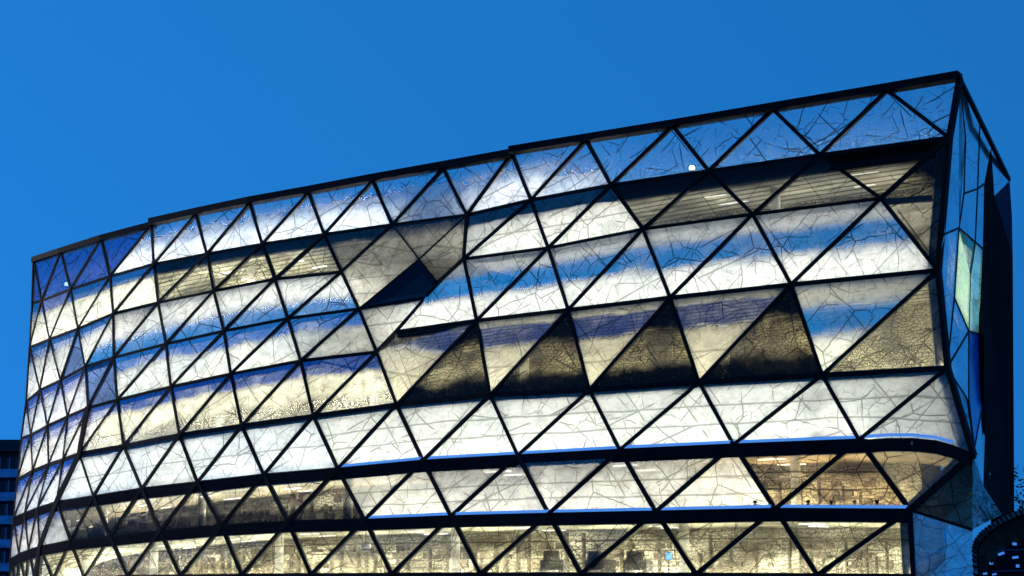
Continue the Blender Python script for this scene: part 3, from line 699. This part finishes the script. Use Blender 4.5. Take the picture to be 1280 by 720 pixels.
FILL_PTS = [(1199,290),(1218,306),(1226,314),(1226,416),(1211,411),(1195,372)]
behind(FILL_PTS, .5, .56, 'added_glow_panel', emitter('pane_fill_glow', (.9, 1, .8), 1.5)); behind(FILL_PTS, .6, .8, 'added_glow_panel_back', M['black'])  # unseen glowing panel with backing, added to brighten the mint and green panes
# crumpled olive glass under the bulge and the icy pane below it
PW = SN(1252, 643)
obj('soffit_pane', pane_mesh([([N(1216,568), N(1137.5,637.5), N(1215,662)], [1,.5,0], 'P_crumple', .04)], 'soffit_pane'), bld)
obj('soffit_pane', pane_mesh([([N(1216,568), N(1215,662), PW, SN(1229,607)], [1,0,.2,.7], 'P_crumple', .04)], 'soffit_pane'), bld)
obj('icy_pane', pane_mesh([([N(1137.5,637.5), N(1215,662), N(1223,740), N(1142,740)], [1,1,0,0], 'P_icy', .04)], 'icy_pane'), bld, label='pale blue cracked pane at the foot of the corner')
mb = MB(); mb.bar(N(1137.5,637.5), N(1215,662), normal(N(1137.5,637.5)), .16, .06, .1); mb.bar(N(1137.5,637.5), N(1142,740), normal(N(1137.5,637.5)), .2, .06, .1)
bobj('thin_mullion', mb, M['frame'])

# ------------------------------------------------------------------ small things in and on the building
def place(x, y, back): return inset(N(x, y), back)
def bulb(x, y, back, label):
    t = thing('floodlight', label, 'lamp', place(x, y, back), 'small lit lamps on the roof edge')
    mb = MB(); mb.lathe([(.02,-.17),(.12,-.14),(.17,-.05),(.17,.06),(.11,.15),(.02,.18)], 12); mb.build('bulb', emitter('bulb_glow', (.9,.96,1), 4), t, smooth=True)
    mb = MB(); mb.lathe([(.06,-.75),(.06,-.2),(.13,-.2),(.13,-.13),(.02,-.13)], 10); mb.build('lamp_post', M['frame'], t)
bulb(858.5, 207, .7, 'small white lamp shining behind the clear parapet pane right of the middle')
bulb(73, 354, .7, 'small pale lamp shining behind the deep blue pane at the far left')
for i, x in enumerate((945, 1011, 1040, 1069, 1097)):
    p = N(x, 636.8); t = thing('spotlight', ['small black spotlight left of the mullion node on the blue lit ledge', 'small black spotlight just right of the mullion node on the blue ledge', 'middle small black spotlight on the blue ledge under the brown room', 'second small black spotlight from the corner on the blue ledge', 'small black spotlight nearest the building corner on the blue ledge'][i], 'spotlight', p - inward(p)*.12 + Vector((0,0,.28)), 'spotlights along the blue ledge')
    mb = MB(); mb.lathe([(.03,0),(.05,.02),(.05,.06),(.1,.07),(.13,.15),(.1,.2),(.02,.21)], 10); mb.build('spot_body', M['frame'], t)
    mb = MB(); mb.lathe([(.09,-.03),(.09,0),(.02,0)], 10); mb.build('spot_foot', M['frame'], t)
# pendant lamp
t = thing('pendant_lamp', 'white bowl pendant lamp hanging inside a lit ground storey window', 'lamp', place(446, 684, .9))
mb = MB(); mb.lathe([(.02,.3),(.3,.28),(.36,.1),(.3,-.02),(.27,.0),(.1,.14),(.02,.16)], 16); mb.build('lamp_shade', principled('white_enamel', (.85,.85,.82), .3), t, smooth=True)
mb = MB(); mb.lathe([(.02,-.22),(.28,-.2),(.28,-.03),(.02,-.03)], 16); mb.build('lamp_band', principled('dark_metal', (.05,.045,.04), .4), t)
mb = MB(); mb.tube([(0,0,.3),(0,0,1.5)], .02, 6); mb.build('lamp_cord', M['frame'], t)
# armchairs by the window
brown = principled('brown_leather', (.045,.02,.012), .5, var=.3)
def armchair():
    t = thing('armchair', '', 'armchair', (0,0,0), 'brown armchairs at the lowest visible windows')
    mb = MB(); mb.box((-.42,-.4,.2),(.42,.4,.48)); mb.build('seat', brown, t)
    mb = MB(); mb.add([(-.42,.3,.481),(.42,.3,.481),(.42,.48,.481),(-.42,.48,.481),(-.36,.42,1.1),(.36,.42,1.1),(.36,.56,1.1),(-.36,.56,1.1)], [(0,3,2,1),(4,5,6,7),(0,1,5,4),(1,2,6,5),(2,3,7,6),(3,0,4,7)]); mb.build('backrest', brown, t)
    for s_ in (-1, 1):
        mb = MB(); mb.box((s_*.5-.075,-.4,.1),(s_*.5+.075,.48,.68)); mb.build('armrest', brown, t)
    for a in (-.36,.36):
        for b in (-.34,.38):
            mb = MB(); mb.tube([(a,b,0),(a,b,.2)], .03, 6); mb.build('leg', M['frame'], t)
    return t
def copy_tree(o):
    c = o.copy(); COL.objects.link(c)
    for ch in o.children:
        d = ch.copy(); COL.objects.link(d); d.parent = c
    return c
ch0 = armchair()
for i, (x, bk, rz, lab) in enumerate(((677, 1.3, .3, 'brown armchair left of the slanting bar at the lowest window'), (737, 1.3, -.2, 'brown armchair low beside the foot of a black mullion'), (784, 1.4, .1, 'brown armchair nearest the small blue lit screen'))):
    o = ch0 if i == 0 else copy_tree(ch0)
    p = place(x, 712, bk); o.location = Vector((p.x, p.y, N(x, 717.6).z + .02)); o.rotation_euler.z = rz + 2.6; o['label'] = lab
    o.scale = (1.25, 1.25, 1.25)
# screen
p = place(826, 695, 1.0)
t = thing('display_screen', 'small glowing blue display screen on a stand inside the lowest window', 'screen', (p.x, p.y, N(826,718).z + .02))
mb = MB(); mb.box((-.22,-.03,.85),(.22,.03,1.3)); mb.build('screen_case', M['frame'], t)
mb = MB(); mb.box((-.19,-.045,.88),(.19,-.031,1.27)); mb.build('screen_panel', emitter('screen_glow', (.15,.5,1), 1.6), t)
mb = MB(); mb.tube([(0,0,0),(0,0,.85)], .04, 8); mb.box((-.25,-.2,0),(.25,.2,.04)); mb.build('screen_stand', M['frame'], t)
# potted tree behind the white row
p = place(1020, 540, 1.0)
t = thing('potted_tree', 'thin dark potted tree behind a white lit pane near the corner', 'plant', (p.x, p.y, N(1020,553).z + .02))
mb = MB(); mb.lathe([(.2,0),(.28,.02),(.34,.5),(.3,.52),(.28,.46),(.02,.46)], 14); mb.build('pot', principled('clay', (.12,.08,.05), .7), t)
mb = MB(); mb.tube([(0,0,.46),(.03,0,1.2),(-.02,.02,2.0)], [.05,.04,.025], 7)
lf = MB()
for i in range(16):
    z = 1.1 + random.random()*1.0; a = random.random()*6.28; L = .35 + random.random()*.5
    e = Vector((math.cos(a)*L, math.sin(a)*L*.6, z + .25 + random.random()*.3))
    mb.tube([(0,0,z), e*1.0], [.02,.008], 5)
    for j in range(14):
        c = e + Vector((random.gauss(0,.14), random.gauss(0,.14), random.gauss(0,.12))); d = Vector((random.gauss(0,1), random.gauss(0,1), random.gauss(0,1))).normalized()*.09; s2 = d.cross(Vector((0,0,1)))*.5
        lf.add([c-d, c+s2, c+d, c-s2], [(0,1,2,3)])
mb.build('trunk', principled('bark', (.05,.035,.025), .8), t); lf.build('foliage', principled('leaf', (.04,.06,.025), .6), t)

# ------------------------------------------------------------------ left: far dark tower with balcony rows
conc = principled('tower_wall', (.04,.05,.08), .7, var=.3, vscale=.3); band = principled('balcony_band', (.3,.42,.7), .4, var=.35, vscale=.8)
glassd = principled('tower_glass', (.01,.015,.03), .1, var=.3)
TD = 235.0
p0 = at(-40, 700, TD); p1 = at(58, 700, TD); ztop = at(10, 566, TD).z
t = thing('tower_block', 'dark far tower block with rows of blue lit balconies at the left edge', 'building', ((p0.x+p1.x)/2, TD, 0))
hw = (p1.x - p0.x)/2
mb = MB(); mb.box((-hw, 0, 0), (hw, 12, ztop)); mb.build('wall', conc, t)
mb = MB(); mb.box((-hw-.3, -1.6, ztop+.003), (hw+.3, 12.3, ztop+.9)); mb.box((-hw+.6, .5, ztop+.9), (hw-.6, 11, ztop+1.7)); mb.build('roof', principled('tower_roof', (.012,.018,.035), .6), t)
fl = 29.0/F*TD*1.0
z = ztop - 2.9; k = 0
while z > 4:
    mb = MB(); mb.box((-hw, -1.4, z-.25), (hw, -.003, z)); mb.box((-hw, -1.42, z+.003), (hw, -1.34, z+.75))
    for q in range(9): mb.box((-hw+.05+q*(2*hw-.2)/8, -1.33, z+.003), (-hw+.13+q*(2*hw-.2)/8, -1.25, z+2.2))
    mb.build('balcony', band, t)
    for q in range(8):
        if k > 7: break
        x0 = -hw + .3 + q*(2*hw-.3)/8
        mb = MB(); mb.box((x0, -.06, z+.1), (x0+(2*hw-.3)/8-.35, -.003, z+2.3)); w = mb.build('window', conc, t)
        mb = MB(); mb.box((x0+.08, -.09, z+.18), (x0+(2*hw-.3)/8-.43, -.062, z+2.22)); mb.build('pane', glassd, w)
    z -= fl; k += 1

# ------------------------------------------------------------------ right: arched pavilion in front of the corner
PD = 78.0
prof = [(1216,730),(1213.5,700),(1213,683),(1216,672),(1224,662),(1236,653),(1252,644),(1270,636.5),(1292,630),(1320,625),(1350,623)]
prof = prof + [(2700-x, y) for x, y in prof[-2::-1]]
PAV = 0
pv = thing('arched_pavilion', 'dark arched glass pavilion with pale steel rim and blue lights at the lower right corner', 'pavilion', (at(1350,700,PD).x, PD, 0))
o0 = Vector((at(1350,700,PD).x, PD, 0)); pv.rotation_euler.z = -math.atan2(o0.x, PD)
RI = Matrix.Rotation(math.atan2(o0.x, PD), 3, 'Z')
KS = math.hypot(o0.x, PD) / PD
A = [at(x, y, PD) - o0 for x, y in prof]; A = [Vector((p.x / KS, 0, p.z)) for p in A]
A = [Vector((A[0].x, 0, -.0))] + A + [Vector((A[-1].x, 0, 0))]
steel = principled('pale_steel', (.3,.29,.28), .6, .1, bump=.6, var=.5, vscale=5)
cen = Vector((0, 0, 4))
def shrink(p, d): v = Vector((p.x - cen.x, 0, max(0.0, p.z - cen.z))); return p - (v.normalized() if v.length > 0 else v)*d
mb = MB(); mb.strip([[p, shrink(p, .2), shrink(p, .2) + Vector((0,.5,0)), p + Vector((0,.5,0))] for p in A]); mb.build('arch_rim', steel, pv)
for a_, b_ in zip(A[1:-1], A[2:-1]):
    for kk in range(3):
        q = a_.lerp(b_, (kk + .5) / 3); mb = MB(); mb.bar(shrink(q, .19) + Vector((0,-.03,0)), shrink(q, -.02) + Vector((0,-.03,0)), Vector((0,-1,0)), .09, .06, .02); mb.build('rim_rib', M['frame'], pv)
mb = MB(); mb.strip([[shrink(p, .22) + Vector((0,.1,0)), shrink(p, .3)+ Vector((0,.1,0)), shrink(p, .3) + Vector((0,8,0)), shrink(p, .22) + Vector((0,8,0))] for p in A]); mb.build('shell', principled('dark_shell', (.012,.012,.016), .8, var=.4, spec=.05), pv)
mb = MB(); mb.strip([[shrink(p, .31) + Vector((0,.3,0)), shrink(p, 1.0) + Vector((0,.9,0)), shrink(p, 1.05) + Vector((0,.95,0)), shrink(p, .36) + Vector((0,.35,0))] for p in A[3:]]); mb.build('soffit_band', principled('brown_soffit', (.1,.07,.05), .8, var=.4, vscale=3, spec=.1), pv)
fw = [shrink(p, .95) + Vector((0,1.0,0)) for p in A]
mb = MB(); k = len(fw); mb.add(fw + [p + Vector((0,.1,0)) for p in fw], [tuple(range(k)), tuple(range(2*k-1,k-1,-1))] + [(i,k+i,k+(i+1)%k,(i+1)%k) for i in range(k)]); mb.build('front_glass', principled('dark_pavilion_glass', (.006,.007,.02), .6, var=.4, vscale=.8, spec=.08), pv)
for zz in (5.6, 6.45, 7.3):
    mb = MB(); mb.box((-3.6, .9, zz), (3.6, .99, zz+.06)); mb.build('glazing_bar', principled('bar_blue', (.03,.05,.16), .4), pv)
blue = emitter('blue_lamp', (.06,.28,1), .6)
for px, py, w in ((1262,655,.3),(1264,677,.22),(1247,689,.32),(1265,694,.32),(1268,705,.18),(1234,701,.2),(1231,690,.12),(1226,714,.22),(1238,715,.24)):
    q = at(px, py, PD + .3) - o0; q = Vector((q.x / KS, .9, q.z)); w *= .75
    mb = MB(); d = Vector((w/2, 0, w*random.uniform(-.12,.25)))
    mb.bar(q - d, q + d, Vector((0,-1,0)), .05 + .07*random.random(), .05, .05); mb.build('blue_lamp', blue, pv)

# ------------------------------------------------------------------ a tree behind the corner, ground
tp = at(1316, 700, 138); 
t = thing('tree', 'dark leafy tree behind the right end of the glass building', 'tree', (tp.x, 138, 0))
bark = principled('dark_bark', (.04,.03,.025), .9, bump=.5); leaf = principled('dark_leaf', (.035,.05,.02), .7, var=.5)
mb = MB(); mb.tube([(0,0,0),(.2,.1,4),(0,0,8),(.1,0,12)], [.45,.38,.28,.12], 9)
for i in range(9):
    a = i*.7; mb.tube([(0,0,5+i*.7),(math.cos(a)*1.6,math.sin(a)*1.6,7.5+i*.8),(math.cos(a)*2.6,math.sin(a)*2.6,8.6+i*.8)], [.14,.09,.04], 6)
mb.build('trunk', bark, t)
lf = MB()
cl = [Vector((random.gauss(0,1.5), random.gauss(0,1.5), 11.5 + random.gauss(0,2.0))) for _ in range(34)]
for c in cl:
    for j in range(85):
        p = c + Vector((random.gauss(0,.55), random.gauss(0,.55), random.gauss(0,.45))); d = Vector((random.gauss(0,1), random.gauss(0,1), random.gauss(0,.6))).normalized()*.17; s2 = d.cross(Vector((random.random(),random.random(),1))).normalized()*.08
        lf.add([p-d, p+s2, p+d, p-s2], [(0,1,2,3)])
lf.build('crown', leaf, t)

m, nt = new_mat('paving')
tc = nd(nt, 'ShaderNodeTexCoord'); b = nd(nt, 'ShaderNodeTexBrick'); b.inputs['Scale'].default_value = .6; link(nt, tc.outputs['Object'], b.inputs['Vector'])
b.inputs['Color1'].default_value = (.09,.09,.1,1); b.inputs['Color2'].default_value = (.07,.07,.08,1); b.inputs['Mortar'].default_value = (.03,.03,.03,1)
pr = nd(nt, 'ShaderNodeBsdfPrincipled', Roughness=.7); link(nt, b.outputs['Color'], pr.inputs['Base Color']); out(nt, pr.outputs[0])
mb = MB(); mb.add([(-6000,-6000,0),(6000,-6000,0),(6000,6000,0),(-6000,6000,0)], [(0,1,2,3)])
g = mb.build('ground', m, None, kind='structure', label='dark paved ground around the glass building')

# ------------------------------------------------------------------ dusk sky and a low sun
SUN_EL, SUN_AZ = R(14), R(-60)
w = bpy.data.worlds.new('World'); sc.world = w; w.use_nodes = True
nt = w.node_tree; nt.nodes.clear()
sky = nd(nt, 'ShaderNodeTexSky', _sky_type='NISHITA', _sun_disc=False, _sun_elevation=SUN_EL, _sun_rotation=SUN_AZ, _air_density=1.0, _dust_density=0.0, _ozone_density=6.0)
tc = nd(nt, 'ShaderNodeTexCoord')
sp = nd(nt, 'ShaderNodeSeparateXYZ'); link(nt, tc.outputs['Generated'], sp.inputs[0])
zz = math_(nt, 'ADD', math_(nt, 'MULTIPLY', math_(nt, 'ABSOLUTE', sp.outputs[2]), .75), .85)
cb = nd(nt, 'ShaderNodeCombineXYZ'); link(nt, sp.outputs[0], cb.inputs[0]); link(nt, sp.outputs[1], cb.inputs[1]); link(nt, zz, cb.inputs[2])
nn = nd(nt, 'ShaderNodeVectorMath', _operation='NORMALIZE'); link(nt, cb.outputs[0], nn.inputs[0]); link(nt, nn.outputs[0], sky.inputs['Vector'])
hs = nd(nt, 'ShaderNodeHueSaturation', Saturation=1.145, Hue=.5, Value=1.42); link(nt, sky.outputs[0], hs.inputs['Color'])
bg = nd(nt, 'ShaderNodeBackground', Strength=0.15); link(nt, hs.outputs[0], bg.inputs['Color'])
wo = nd(nt, 'ShaderNodeOutputWorld'); link(nt, bg.outputs[0], wo.inputs['Surface'])
sl = bpy.data.lights.new('sun', 'SUN'); sl.energy = 0.25; sl.angle = R(2); sl.color = (1, .86, .7)
so = bpy.data.objects.new('sun', sl); COL.objects.link(so)
dv = Vector((math.sin(SUN_AZ)*math.cos(SUN_EL), math.cos(SUN_AZ)*math.cos(SUN_EL), math.sin(SUN_EL)))
so.rotation_euler = dv.to_track_quat('Z', 'Y').to_euler(); so.location = (0, -50, 60)

# ------------------------------------------------------------------ render settings
sc.view_settings.view_transform = 'Standard'; sc.view_settings.look = 'None'; sc.view_settings.exposure = 0.4; sc.view_settings.gamma = 1
sc.render.engine = 'CYCLES'
cy = sc.cycles
cy.max_bounces = 7; cy.diffuse_bounces = 3; cy.glossy_bounces = 3; cy.transmission_bounces = 4; cy.transparent_max_bounces = 24
cy.caustics_reflective = False; cy.caustics_refractive = False; cy.sample_clamp_indirect = 4
cy.use_denoising = True
